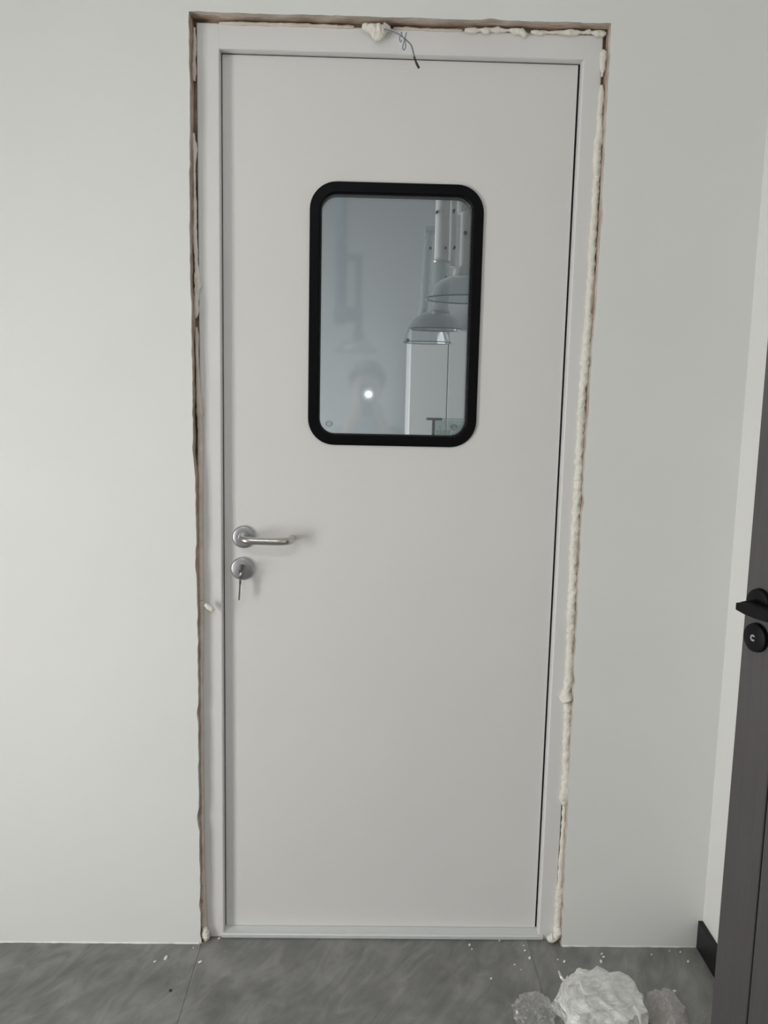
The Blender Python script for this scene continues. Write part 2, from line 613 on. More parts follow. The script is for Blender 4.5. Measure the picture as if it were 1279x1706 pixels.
wb = cut_wall('wall_back', 0.0, 0.016, 0, XL, XR + 0.02, [M['wall'], M['plaster_edge']])
tag(wb, 'off-white painted wall with a rough cut doorway', kind='structure')
cut_wall('raw_board', 0.016, 0.12, 2.2, XL, 2.9, [M['core'], M['core']], wb)
cut_wall('rear_plaster', 0.12, 0.128, 0, XL, 2.9, [M['far_wall'], M['plaster_edge']], wb, n=60)

# other room surfaces
D2 = (-1.36, -0.66, 2.12)   # doorway in the right wall: y0, y1, height
bm = bmesh.new()
box(bm, XR, XR + 0.14, D2[1], 0.02, 0, ZC)
box(bm, XR, XR + 0.14, YB, D2[0], 0, ZC)
box(bm, XR, XR + 0.14, D2[0], D2[1], D2[2], ZC)
bmesh.ops.remove_doubles(bm, verts=bm.verts[:], dist=1e-6)
tag(obj('wall_right', bm, M['wall_side']), 'bright off-white side wall right of the doorway', kind='structure')
tag(obj('wall_corridor', bx(2.7, 2.8, YB, 0.0, 0, ZC), M['wall_side']), 'plain wall of the corridor beyond the grey door', kind='structure')
tag(obj('wall_rear', bx(XL, 2.9, YB - 0.1, YB, 0, ZC), M['wall']), 'plain rear wall behind the photographer', kind='structure')
tag(obj('wall_far', bx(XL, 2.9, YF, YF + 0.1, 0, ZC), M['far_wall']), 'blue-grey far wall of the laboratory seen through the glass', kind='structure')
tag(obj('wall_far_right', bx(2.8, 2.9, 0.128, YF, 0, ZC), M['far_wall']), 'right wall of the laboratory beyond the door', kind='structure')
tag(obj('ceiling', bx(XL - 0.1, 2.9, YB - 0.1, YF + 0.1, ZC, ZC + 0.1), M['ceil']), 'plain white ceiling', kind='structure')


def window_wall(name, y0, y1, win, m, label, wname):
    a, b, c, d = win
    bm = bmesh.new()
    for q in ((y0, a, 0, ZC), (b, y1, 0, ZC), (a, b, 0, c), (a, b, d, ZC)):
        box(bm, XL - 0.12, XL, *q)
    bmesh.ops.remove_doubles(bm, verts=bm.verts[:], dist=1e-6)
    tag(obj(name, bm, m), label, kind='structure')
    w = empty(wname, (XL - 0.06, (a + b) / 2, c))
    w['kind'] = 'structure'
    w['label'] = 'large white framed window letting in daylight, ' + ('front room' if y0 < 0 else 'unseen, added to light the laboratory')
    hy, hz = (b - a) / 2, d - c
    for q in ((-hy, hy, 0, 0.05), (-hy, hy, hz - 0.05, hz), (-hy, -hy + 0.05, 0.05, hz - 0.05), (hy - 0.05, hy, 0.05, hz - 0.05), (-0.02, 0.02, 0.05, hz - 0.05)):
        obj('window_frame', bx(-0.03, 0.03, *q), M['white_pl'], w)
    for q in ((-hy + 0.05, -0.02), (0.02, hy - 0.05)):
        obj('pane', bx(-0.003, 0.003, q[0], q[1], 0.05, hz - 0.05), M['winglass'], w)


window_wall('wall_left', YB, 0.06, W1, M['wall'], 'left wall of the front room with a window', 'window_1')
window_wall('wall_far_left', 0.06, YF, W2, M['far_wall'], 'left wall of the laboratory with an added window', 'added_window_2')
tag(obj('baseboard_right', bx(XR - 0.012, XR, -0.64, 0.0, 0, 0.072), M['base_black'], bevel=0.0015), 'glossy black skirting board at the foot of the side wall', kind='structure')

# ragged plaster along the foot of the wall
for xa, xb, sd in ((-0.62, 0.003, 1.1), (0.893, 1.226, 6.3)):
    n = int((xb - xa) / 0.006)
    P = [(xa + (xb - xa) * k / n, 0.001, 0.0005) for k in range(n + 1)]
    rr = [0.0028 + 0.0026 * nz(p[0] * 18, sd, 0) + 0.0016 * nz(p[0] * 70, sd, 4) for p in P]
    obj('plaster_residue', tube(bmesh.new(), P, [max(0.0006, r) for r in rr], 8), M['wall'], wb, smooth=True, angle=0)
cl = empty('fill_lamp', (FILL_LAMP[0], FILL_LAMP[1], ZC))  # body of the lamp added to soften the front room's shadows
tag(cl, 'long white fill lamp added on the unseen ceiling behind the photographer', 'lamp')
obj('fill_lamp_housing', bx(-0.6, 0.6, -0.17, 0.17, -0.065, 0.0), M['white_pl'], cl, bevel=0.006)
obj('fill_diffuser', bx(-0.56, 0.56, -0.145, 0.145, -0.070, -0.0655), M['fill_diffuser'], cl)

# ------------------------------------------------------------------ white door
door = empty('door_1', (0, 0, 0))
tag(door, 'white steel door with a black framed window and lever handle', kind='structure')
FY = 0.026                         # frame face
LY = 0.050                         # leaf face
IX0, IX1, IZ1 = 0.0570, 0.8375, 2.0605
OX0, OX1, OZ1 = 0.0085, 0.8785, 2.1120
obj('door_jamb', bx(OX0, IX0, FY, 0.105, 0.0, OZ1), M['frame'], door, bevel=0.003, seg=3)
obj('door_jamb', bx(IX1, OX1, FY, 0.105, 0.0, OZ1), M['frame'], door, bevel=0.003, seg=3)
obj('door_head', bx(IX0 - 0.004, IX1 + 0.004, FY, 0.105, IZ1, OZ1), M['frame'], door, bevel=0.003, seg=3)
for q in ((IX0 - 0.002, IX0 + 0.012, 0.0, IZ1), (IX1 - 0.014, IX1 + 0.002, 0.0, IZ1)):
    obj('gasket', bx(q[0], q[1], LY + 0.032, LY + 0.05, q[2], q[3]), M['gasket'], door)
obj('gasket', bx(IX0, IX1, LY + 0.032, LY + 0.05, IZ1 - 0.012, IZ1 + 0.001), M['gasket'], door)
# hardened filler deep in the gap between frame and wall
obj('gap_filler', bx(-0.004, OX0 + 0.004, 0.036, 0.08, 0.0, 2.118), M['filler'], door)
obj('gap_filler', bx(OX1 - 0.004, 0.894, 0.036, 0.08, 0.0, 2.118), M['filler'], door)
obj('gap_filler', bx(OX0 + 0.004, OX1 - 0.004, 0.036, 0.08, OZ1 - 0.004, 2.126), M['filler'], door)
# dark rubber strips in the gap around the leaf
obj('gap_seal', bx(0.8318, IX1 + 0.001, LY + 0.004, LY + 0.032, 0.017, IZ1), M['gasket'], door)
obj('gap_seal', bx(IX0 - 0.001, 0.0592, LY + 0.003, LY + 0.032, 0.017, IZ1), M['gasket'], door)
obj('gap_seal', bx(IX0, IX1, LY + 0.003, LY + 0.032, 2.0575, IZ1 + 0.001), M['gasket'], door)

# leaf with a rounded window hole
X0, X1, Z0, Z1 = 0.0590, 0.8325, 0.0170, 2.0580
WX0, WX1, WZ0, WZ1 = 0.2512, 0.6378, 1.2200, 1.8010
RO, BW = 0.060, 0.0235
hole = rrect(WX0 + BW * 0.6, WX1 - BW * 0.6, WZ0 + BW * 0.6, WZ1 - BW * 0.6, RO - BW * 0.6)


def leaf_mesh():
    bm = bmesh.new()
    n = 11
    cor = [(X1, Z1), (X0, Z1), (X0, Z0), (X1, Z0)]
    for y in (LY, LY + 0.04):
        hv = [bm.verts.new((x, y, z)) for x, z in hole]
        cv = [bm.verts.new((x, y, z)) for x, z in cor]
        for c in range(4):
            for k in range(n - 1):
                bm.faces.new((cv[c], hv[c * n + k], hv[c * n + k + 1]))
            bm.faces.new((cv[c], hv[c * n + n - 1], hv[((c + 1) % 4) * n], cv[(c + 1) % 4]))
    bm.verts.ensure_lookup_table()
    N = len(hole) + 4
    for k in range(len(hole)):
        k2 = (k + 1) % len(hole)
        bm.faces.new((bm.verts[k], bm.verts[k2], bm.verts[N + k2], bm.verts[N + k]))
    for k in range(4):
        a, b = len(hole) + k, len(hole) + (k + 1) % 4
        bm.faces.new((bm.verts[a], bm.verts[b], bm.verts[N + b], bm.verts[N + a]))
    return bm


obj('door_leaf', leaf_mesh(), M['paint'], door)
# threshold
bm = bmesh.new()
prof = [(0.0215, 0.0015), (0.0205, 0.004), (0.0205, 0.0105), (0.0225, 0.0125), (0.030, 0.0135), (0.046, 0.0165), (0.100, 0.0165), (0.100, 0.0015)]
a = [bm.verts.new((0.0525, y, z)) for y, z in prof]
b = [bm.verts.new((0.8475, y, z)) for y, z in prof]
bm.faces.new(a)
bm.faces.new(b[::-1])
for k in range(len(prof)):
    k2 = (k + 1) % len(prof)
    bm.faces.new((a[k], b[k], b[k2], a[k2]))
obj('threshold', bm, M['alu'], door)

# window in the leaf
def loop_in(d):
    return rrect(WX0 + d, WX1 - d, WZ0 + d, WZ1 - d, max(0.012, RO - d))


wf = obj('window_frame', ring_prism(bmesh.new(), loop_in(0.0), loop_in(BW), LY - 0.006, LY + 0.010), M['black'], door, smooth=True, bevel=0.0022, seg=3)
obj('glazing_bead', ring_prism(bmesh.new(), loop_in(BW - 0.001), loop_in(BW + 0.0032), LY + 0.0035, LY + 0.009), M['bead'], wf, smooth=True, bevel=0.001)
obj('window_frame_lining', ring_prism(bmesh.new(), loop_in(BW * 0.62), loop_in(BW), LY + 0.010, LY + 0.0455), M['black'], wf, smooth=True)
obj('pane', prism_y(bmesh.new(), loop_in(BW - 0.002), LY + 0.009, LY + 0.013), M['glass'], wf)
obj('pane', prism_y(bmesh.new(), loop_in(BW - 0.002), LY + 0.029, LY + 0.033), M['glass'], wf)


def text_mesh(s, size):
    cu = bpy.data.curves.new('t', 'FONT')
    cu.body = s
    cu.size = size
    cu.align_x = 'CENTER'
    cu.align_y = 'CENTER'
    cu.extrude = 0.00004
    o = bpy.data.objects.new('t', cu)
    COL.objects.link(o)
    dg = bpy.context.evaluated_depsgraph_get()
    me = bpy.data.meshes.new_from_object(o.evaluated_get(dg))
    bpy.data.objects.remove(o)
    return me


def glass_mark(px, py, y, flip):
    p = at(px, py, y)
    bm = bmesh.new()
    n = 28
    lo = [(p.x + 0.0078 * math.cos(2 * math.pi * k / n), p.z + 0.0064 * math.sin(2 * math.pi * k / n)) for k in range(n)]
    li = [(p.x + 0.0067 * math.cos(2 * math.pi * k / n), p.z + 0.0053 * math.sin(2 * math.pi * k / n)) for k in range(n)]
    ring_prism(bm, lo, li, y - 0.0002, y)
    tm = text_mesh('CCC', 0.0062)
    s = -1 if flip else 1
    tm.transform(Matrix.Translation((p.x, y - 0.0002, p.z)) @ Matrix.Rotation(R(90), 4, 'X') @ Matrix.Diagonal((s, 1, 1, 1)))
    bm.from_mesh(tm)
    o = obj('glass_mark', bm, M['print'], wf)
    tag(o, 'small round grey certification mark printed on the glass', kind='stuff')


glass_mark(548, 706, LY + 0.0087, True)
glass_mark(756, 712, LY + 0.0087, False)

# lever handle
HX, HZ = 0.1042, 1.0015
lh = tag(obj('lever_handle', tube(bmesh.new(), spline([
    (HX, LY - 0.004, HZ), (HX, LY - 0.030, HZ), (HX + 0.003, LY - 0.043, HZ), (HX + 0.016, LY - 0.051, HZ - 0.0005),
    (HX + 0.04, LY - 0.052, HZ - 0.001), (HX + 0.075, LY - 0.052, HZ - 0.0015), (HX + 0.092, LY - 0.051, HZ - 0.0015), (HX + 0.107, LY - 0.045, HZ - 0.001),
    (HX + 0.1135, LY - 0.033, HZ), (HX + 0.114, LY - 0.018, HZ), (HX + 0.114, LY - 0.010, HZ)], 6), 0.0088, 20), M['steel'], door, smooth=True, angle=60),
    'brushed steel lever handle bent back to the door')
ros = [(0, 0.0), (0.0262, 0.0), (0.0266, 0.002), (0.0262, 0.0055), (0.0240, 0.0075), (0.0232, 0.0079), (0.0120, 0.0079), (0.0118, 0.0105), (0.0095, 0.0110), (0, 0.0110)]
obj('rosette', lathe(bmesh.new(), ros, (HX, LY, HZ), (0, -1, 0), 40), M['chrome'], lh, smooth=True, angle=35)
KX, KZ = 0.1015, 0.9262
lk = empty('lock', (KX, LY, KZ))
lk.parent = door
tag(lk, 'round satin chrome lock plate')
ros2 = [(0, 0.0), (0.0270, 0.0), (0.0272, 0.003), (0.0268, 0.0065), (0.0250, 0.0085), (0.0238, 0.0090), (0.0, 0.0090)]
obj('escutcheon', lathe(bmesh.new(), ros2, (0, 0, 0), (0, -1, 0), 40), M['chrome'], lk, smooth=True, angle=35)
obj('lock_cylinder', lathe(bmesh.new(), [(0.0, 0.0085), (0.0088, 0.0085), (0.0088, 0.0125), (0.0078, 0.0132), (0, 0.0132)], (0.0005, 0, 0.005), (0, -1, 0), 28), M['chrome'], lk, smooth=True, angle=35)
obj('keyway', bx(-0.0012, 0.0020, -0.0138, -0.0125, -0.0022, 0.0112), M['dark'], lk)


def key_mesh(L, bow):
    """flat key in the local YZ plane: bow at the top, blade hanging down"""
    bm = bmesh.new()
    t = 0.0015
    o = [(bow * math.cos(a), bow * 0.95 * math.sin(a)) for a in [2 * math.pi * (k + 0.5) / 20 for k in range(20)]]
    i = [(0.38 * bow * math.cos(a), bow * 0.55 + 0.30 * bow * math.sin(a)) for a in [2 * math.pi * (k + 0.5) / 20 for k in range(20)]]
    vs = [[bm.verts.new((x, y, z)) for y, z in lp] for lp, x in ((o, -t), (i, -t), (i, t), (o, t))]
    for A, B in ((0, 1), (1, 2), (2, 3), (3, 0)):
        for k in range(20):
            k2 = (k + 1) % 20
            bm.faces.new((vs[A][k], vs[A][k2], vs[B][k2], vs[B][k]))
    bl = [(-0.0042, -bow * 0.8), (0.0042, -bow * 0.8), (0.0042, -bow * 0.95), (0.0036, -bow - 0.004)]
    z = -bow - 0.004
    k = 0
    while z > -L:
        bl.append((0.0036 - 0.0013 * (k % 2), z - 0.002))
        z -= 0.0035
        k += 1
    bl += [(0.0, -L - 0.003), (-0.0036, -L), (-0.0036, -bow - 0.004)]
    f = [bm.verts.new((-t * 0.9, y, z)) for y, z in bl]
    b = [bm.verts.new((t * 0.9, y, z)) for y, z in bl]
    bm.faces.new(f)
    bm.faces.new(b[::-1])
    for k in range(len(f)):
        bm.faces.new((f[k], b[k], b[(k + 1) % len(f)], f[(k + 1) % len(f)]))
    return bm


k1 = tag(obj('door_key', key_mesh(0.030, 0.0095), M['brass']), 'metal key pushed into the lock below the lever', 'key')
k1.rotation_euler = (R(-90), 0, 0)
k1.location = (KX + 0.0007, LY - 0.0265, KZ + 0.004)
rg = tag(obj('key_ring', tube(bmesh.new(), [(KX + 0.0002 + 0.0012 * math.sin(a), LY - 0.031 + 0.010 * math.cos(a), KZ - 0.0065 + 0.0098 * math.sin(a)) for a in [2 * math.pi * k / 28 for k in range(29)]], 0.0008, 8), M['chrome'], smooth=True),
         'thin split ring joining the two door keys', 'key ring')
k2 = tag(obj('door_key', key_mesh(0.045, 0.0105), M['brass']), 'spare metal key hanging edge-on below the lock', 'key')
k2.location = (KX - 0.0015, LY - 0.031, KZ - 0.0215)
k2.rotation_euler = (0, R(3.5), R(14))

# ------------------------------------------------------------------ expanding foam around the frame
def foam(name, pts, seed, m, label, sub=7, n=16, rough=0.36, fine=0.26, flat=None):
    P = spline(pts, sub)
    rs = [max(0.0006, p[3]) for p in P]
    rs = [r * (1 + 0.18 * nz(p[2] * 70 + p[0] * 70, seed, 2.2)) for r, p in zip(rs, P)]

    def disp(q):
        v = q * 75
        w = q * 190
        return 1 + rough * nz(v.x, v.y + seed, v.z) + fine * nz(w.x, w.y, w.z + seed)
    bm = tube(bmesh.new(), P, rs, n, True, disp)
    o = obj(name, bm, m, smooth=True, angle=0)
    tag(o, label, 'foam sealant', 'foam sealant around the door frame')
    return o


def strip(px_list, y, rad):
    out = []
    for (px, py), r in zip(px_list, rad):
        p = at(px, py, y)
        out.append((p.x, p.y, p.z, r))
    return out


def vbead(name, seg, y, seed, m, label, **kw):
    """seg: list of (px, py, radius in m)"""
    return foam(name, [(*at(px, py, y), r) for px, py, r in seg], seed, m, label, **kw)


def dense(seg, step=14):
    out = []
    for (x0, y0, r0), (x1, y1, r1) in zip(seg, seg[1:]):
        L = max(1, int(max(abs(y1 - y0), abs(x1 - x0)) / step))
        for k in range(L):
            t = k / L
            out.append((x0 + (x1 - x0) * t, y0 + (y1 - y0) * t, r0 + (r1 - r0) * t))
    out.append(seg[-1])
    return out


RY = 0.021
vbead('foam_bead', dense([(1004.5, 83, .003), (1005, 90, .0075), (1004, 108, .007), (1003, 122, .004), (1002.5, 128, .002)]), RY, 1.3, M['foam'], 'short cream foam lump at the top right corner of the frame')
vbead('foam_bead', dense([(1002, 142, .003), (1001.5, 160, .006), (999.5, 185, .006), (998.5, 222, .0075), (996, 245, .0085), (994, 285, .0075), (991.5, 330, .0068), (990, 355, .0082),
                          (986.5, 410, .0075), (984, 455, .0075), (980.5, 530, .0085), (977, 570, .0085), (975, 602, .0112), (974, 615, .009), (970, 660, .0085), (967, 720, .0085), (963, 800, .0092)]),
      RY, 2.1, M['foam'], 'long cream foam bead on the upper right side of the frame')
vbead('foam_bead', dense([(963, 800, .0092), (960, 850, .0095), (957, 900, .0092), (954.5, 960, .009), (952, 1010, .0095), (950, 1070, .0092), (948, 1120, .009), (945, 1150, .0105), (943, 1164, .0145), (943.5, 1170, .008)]),
      RY, 3.4, M['foam'], 'smooth cream foam bead right of the lower door half')
vbead('foam_bead', dense([(945, 1168, .009), (944.5, 1200, .0088), (943.5, 1250, .0085), (942, 1300, .009), (941, 1322, .0115), (939.5, 1332, .0125), (940.5, 1342, .006)]),
      RY, 4.4, M['foam'], 'cream foam bead ending in a knob low on the right')
vbead('foam_bead', dense([(940, 1340, .005), (938, 1380, .0052), (935, 1430, .006), (932, 1480, .007), (929, 1525, .0085), (927.5, 1550, .009), (926, 1560, .008)]),
      RY, 5.6, M['foam'], 'thin cream foam bead at the foot of the right jamb')
b1 = at(915, 1563, 0.012)
vbead('foam_lump', dense([(913, 1561, .006), (917, 1563, .0098), (924, 1562, .0105), (929, 1556, .009), (930, 1545, .006)], 4), 0.010, 6.6, M['foam'], 'knobbly cream foam lump on the floor at the right jamb')
# left side
vbead('foam_bead', dense([(323.5, 46, .0025), (324, 70, .0042), (323, 100, .004), (322.5, 118, .005), (322.5, 135, .004)]), 0.024, 7.1, M['foam_skin'], 'pale foam strip at the top left corner of the frame', rough=0.3)
vbead('foam_bead', dense([(322, 222, .003), (323.5, 240, .0055), (324, 258, .005), (323.5, 275, .003), (324.5, 322, .003), (324.5, 360, .004), (325, 400, .0042), (327, 440, .004), (328.5, 462, .0072), (329.5, 478, .0078), (327.5, 495, .006), (327, 520, .005), (326.5, 530, .002)]),
      0.024, 8.2, M['foam'], 'lumpy foam strip on the upper left side of the frame', rough=0.35)
vbead('foam_bead', dense([(327, 545, .002), (327.8, 560, .0052), (328, 575, .004), (329, 610, .0035), (330.5, 650, .0055), (333, 685, .0085), (333, 697, .0065), (334, 730, .0062), (334, 780, .006), (333.8, 840, .0055), (334, 900, .0055), (335, 960, .006), (335.5, 1000, .0065)]),
      0.023, 9.4, M['foam_skin'], 'thin pinkish foam strip left of the lever handle', rough=0.2, fine=0.12)
vbead('foam_bead', dense([(335.5, 1000, .0065), (335, 1060, .006), (334.5, 1120, .0055), (335, 1200, .0055), (335.5, 1300, .0055), (336, 1380, .0058), (337, 1450, .007), (338.5, 1510, .0078), (340, 1540, .0085), (341, 1552, .009)]),
      0.023, 10.4, M['foam_skin'], 'thin pinkish foam strip on the lower left side of the frame', rough=0.18, fine=0.1)
vbead('foam_lump', dense([(341, 1545, .006), (342, 1556, .0098), (343, 1562, .0095), (342, 1568, .004)], 3), 0.012, 11.2, M['foam'], 'smooth white foam lump on the floor at the left jamb', rough=0.2)
vbead('foam_lump', dense([(341, 1007, .0035), (345, 1009, .0055), (350, 1013, .0068), (354, 1015, .006), (357, 1014, .003)], 3), 0.006, 12.9, M['foam'], 'single cream foam crumb stuck to the left jamb', rough=0.3)
# top
vbead('foam_bead', dense([(365, 38.5, .002), (390, 39, .0035), (430, 40, .003), (470, 41, .004), (520, 42.5, .003), (560, 44.5, .0035), (590, 45, .003)]), 0.025, 13.7, M['foam_skin'], 'thin dirty foam line under the top edge on the left', rough=0.4)
vbead('foam_lump', dense([(603, 44, .004), (613, 46, .009), (622, 50, .0145), (630, 51, .0155), (638, 49, .013), (644, 48, .008), (650, 46, .004)], 4), 0.010, 14.3, M['foam'], 'big white foam lump above the door where the cable comes out', rough=0.5)
vbead('foam_bead', dense([(655, 47, .0025), (675, 48, .003), (705, 49, .0026), (740, 50.5, .003), (770, 51, .003)]), 0.025, 15.9, M['foam_skin'], 'thin foam line above the door right of the cable', rough=0.4)
vbead('foam_bead', dense([(774, 50, .003), (788, 51, .0052), (800, 50, .003), (808, 51, .0065), (818, 50, .004), (830, 50, .006), (845, 50.5, .003), (855, 51, .006), (868, 53, .007), (874, 57, .0065), (876, 54, .003)]), 0.02, 16.1, M['foam'], 'row of lumpy cream foam above the upper right of the door', rough=0.5)
vbead('foam_bead', dense([(884, 53, .0028), (898, 54, .0055), (912, 54, .003), (925, 53.5, .0035), (945, 54.5, .0055), (958, 54, .0055), (968, 54, .0028), (980, 53.5, .0055), (985, 54, .0035), (996, 55, .0062), (1006, 56, .0058), (1010, 57, .002)]), 0.02, 17.7, M['foam'], 'lumpy cream foam in the top right corner above the frame', rough=0.45)

# ------------------------------------------------------------------ loose cable above the door
cb = empty('cable', at(640, 48, 0.01))
tag(cb, 'thin grey-blue cable with a twisted loop dangling over the door', 'cable')


def cpts(seq):
    o = cb.location
    return [tuple(at(px, py, y) - o) for px, py, y in seq]


main = [(636, 47, 0.012), (645, 50, -0.012), (656, 53.5, -0.035), (664, 57, -0.05), (672, 63, -0.064), (680, 70, -0.078), (685, 76, -0.086), (688, 86, -0.094), (690.5, 97, -0.1)]
obj('wire', tube(bmesh.new(), spline(cpts(main), 6), 0.0016, 8), M['wire'], cb, smooth=True)
obj('wire_tip', tube(bmesh.new(), spline(cpts([(689.5, 94, -0.099), (691.5, 100, -0.102), (694.5, 107, -0.105), (697.5, 113, -0.108)]), 4), [0.0016] + [0.0021] * 6 + [0.0026] * 5 + [0.0024], 8), M['wire_tip'], cb, smooth=True)
obj('wire_loop', tube(bmesh.new(), spline(cpts([(677, 54, -0.07), (675.5, 60, -0.072), (674, 66, -0.073), (671.5, 74, -0.074), (670.5, 80, -0.075), (672.5, 83, -0.077), (675, 80, -0.078), (675.5, 73, -0.077), (673.5, 66, -0.074), (670, 60, -0.07), (668, 55, -0.068), (669.5, 54.5, -0.066)]), 6), 0.0011, 8), M['wire'], cb, smooth=True)
obj('wire_loop', tube(bmesh.new(), spline(cpts([(667, 58, -0.055), (665.5, 63, -0.056), (666, 68, -0.058), (668, 70, -0.06), (669, 66, -0.062)]), 6), 0.0010, 8), M['wire'], cb, smooth=True)

# ------------------------------------------------------------------ grey door ajar on the right
TH = R(-71)
p0 = at(1241.5, 1000, z=1.035)
gd = empty('door_2', (p0.x, p0.y, 0), TH)
tag(gd, 'dark grey wood-grain door standing ajar at the right edge', kind='structure')
GW = (XR - 0.01 - p0.x) / math.cos(TH)
obj('stile', bx(0, 0.0745, 0, 0.04, 0.008, 2.09), M['grey'], gd, bevel=0.0012, seg=1)
obj('panel', bx(0.0772, GW, 0, 0.04, 0.008, 2.09), M['grey'], gd, bevel=0.0012, seg=1)
obj('groove', bx(0.07, 0.08, 0.006, 0.034, 0.01, 2.088), M['gasket'], gd)
RXL, RZ1, RZ2 = 0.031, 1.038, 0.984
gl = empty('lever_handle', (RXL, 0, RZ1))
gl.parent = gd
tag(gl, 'matt black lever handle with a round plate')
ros3 = [(0, 0.0), (0.0225, 0.0), (0.0228, 0.003), (0.0218, 0.0072), (0.0195, 0.0085), (0.0, 0.0088)]
obj('rosette', lathe(bmesh.new(), ros3, (0, 0, 0), (0, -1, 0), 40), M['blackmetal'], gl, smooth=True, angle=35)
obj('neck', lathe(bmesh.new(), [(0, 0.008), (0.0105, 0.008), (0.0098, 0.02), (0.0085, 0.034), (0, 0.036)], (0, 0, -0.004), (0, -1, 0), 24), M['blackmetal'], gl, smooth=True, angle=35)
bm = bmesh.new()
sec = [(-0.0085, 0.0055, 0.0115), (0.010, 0.0085, 0.015), (0.03, 0.0095, 0.015), (0.06, 0.009, 0.014), (0.115, 0.008, 0.012)]
rings = []
for x, hz, dy in sec:
    rings.append([bm.verts.new((x, y, -0.004 + z)) for y, z in ((-0.040, -hz), (-0.040 + dy, -hz), (-0.040 + dy, hz), (-0.040, hz))])
for A, B in zip(rings, rings[1:]):
    for k in range(4):
        bm.faces.new((A[k], A[(k + 1) % 4], B[(k + 1) % 4], B[k]))
bm.faces.new(rings[0][::-1])
bm.faces.new(rings[-1])
obj('lever', bm, M['blackmetal'], gl, bevel=0.0012, seg=2)
g2 = empty('lock', (RXL, 0, RZ2))
g2.parent = gd
tag(g2, 'round black lock plate with a small silver keyhole')
obj('escutcheon', lathe(bmesh.new(), ros3, (0, 0, 0), (0, -1, 0), 40), M['blackmetal'], g2, smooth=True, angle=35)
bm = bmesh.new()
n = 16
arc = [R(35 + 290 * k / n) for k in range(n + 1)]
o1 = [(0.0052 * math.cos(a), 0.0052 * math.sin(a)) for a in arc]
i1 = [(0.0024 * math.cos(a), 0.0024 * math.sin(a)) for a in arc]
lp = o1 + i1[::-1]
va = [bm.verts.new((x, -0.0098, z)) for x, z in lp]
vb = [bm.verts.new((x, -0.0085, z)) for x, z in lp]
for k in range(n):
    bm.faces.new((va[k], va[k + 1], va[2 * n - k], va[2 * n + 1 - k]))
for k in range(len(lp)):
    k2 = (k + 1) % len(lp)
    bm.faces.new((va[k], va[k2], vb[k2], vb[k]))
obj('keyhole', bm, M['chrome'], g2)
bm = bmesh.new()
box(bm, XR - 0.01, XR + 0.15, D2[1] - 0.001, D2[1] - 0.03, 0, D2[2])
f2 = obj('door_jamb', bm, M['grey'])
f2.parent = gd
f2.matrix_parent_inverse = (Matrix.Translation(gd.location) @ Matrix.Rotation(TH, 4, 'Z')).inverted()
f3 = obj('door_head', bx(XR - 0.01, XR + 0.15, D2[0], D2[1] - 0.001, D2[2] - 0.025, D2[2] - 0.001), M['grey'])
f3.parent = gd
f3.matrix_parent_inverse = f2.matrix_parent_inverse

# ------------------------------------------------------------------ plastic wrapping on the floor
def crumple_heap(name, center, sx, sy, h, seed, m, label, sub=5, sharp=0.30, tilt=0.0, parent=None, pw=2.0, freq=1.5):
    bm = bmesh.new()
    bmesh.ops.create_icosphere(bm, subdivisions=sub, radius=1.0)
    for v in bm.verts:
        d = v.co.normalized()
        p = d * freq + Vector((seed, seed * 0.7, -seed))
        rid = 0.0
        amp = 1.0
        for k in range(3):
            rid += amp * (0.5 - abs(nz(p.x, p.y, p.z)) * 1.6)
            p = p * 1.95 + Vector((3.1, 1.7, 0.4))
            amp *= 0.55
        r = 1.0 + sharp * (rid - 0.35)
        k4 = (abs(d.x) ** pw + abs(d.y) ** pw + abs(d.z) ** pw) ** (-1.0 / pw)
        r *= k4
        z = d.z * r
        z = max(z, -0.35)
        x, y = d.x * r, d.y * r
        v.co = Vector((x * sx + tilt * z * sx, y * sy, (z + 0.35) / 1.35 * h))
    o = obj(name, bm, m, parent, smooth=True, angle=38)
    o.location = center
    return o


BC = Vector((0.912, -0.262, 0.001))
bag = crumple_heap('plastic_bag', BC, -0.091, 0.088, 0.085, 4.2, M['bag'], '', 5, 0.26, pw=3.4, freq=1.15)
tag(bag, 'crumpled translucent white plastic bag heaped on the floor', 'plastic bag')


def fold(pts, r=0.003, m=None):
    P = spline([tuple(Vector(p) - BC) for p in pts], 6)
    n = len(P)
    rs = [r * (0.45 + 0.55 * math.sin(math.pi * (i + 0.5) / n)) for i in range(n)]
    return obj('fold', tube(bmesh.new(), P, rs, 8), m or M['bag_fold'], bag, smooth=True)


fold([at(930, 1617, -0.20), at(934, 1627, -0.205), at(940, 1634, -0.215), at(948, 1632, -0.225)], 0.0032)
fold([at(948, 1632, -0.225), at(962, 1626, -0.225), at(985, 1624, -0.225), at(1008, 1622, -0.225)], 0.0028)
fold([at(946, 1626, -0.24), at(938, 1640, -0.26), at(936, 1655, -0.28), at(940, 1672, -0.30), at(948, 1690, -0.315)], 0.0032)
fold([at(966, 1636, -0.27), at(969, 1648, -0.28), at(978, 1656, -0.29), at(994, 1654, -0.29)], 0.0036)
fold([at(1055, 1676, -0.32), at(1064, 1690, -0.335), at(1068, 1708, -0.345)], 0.0042)
fold([at(990, 1672, -0.33), at(1008, 1680, -0.335), at(1024, 1696, -0.345)], 0.0022)

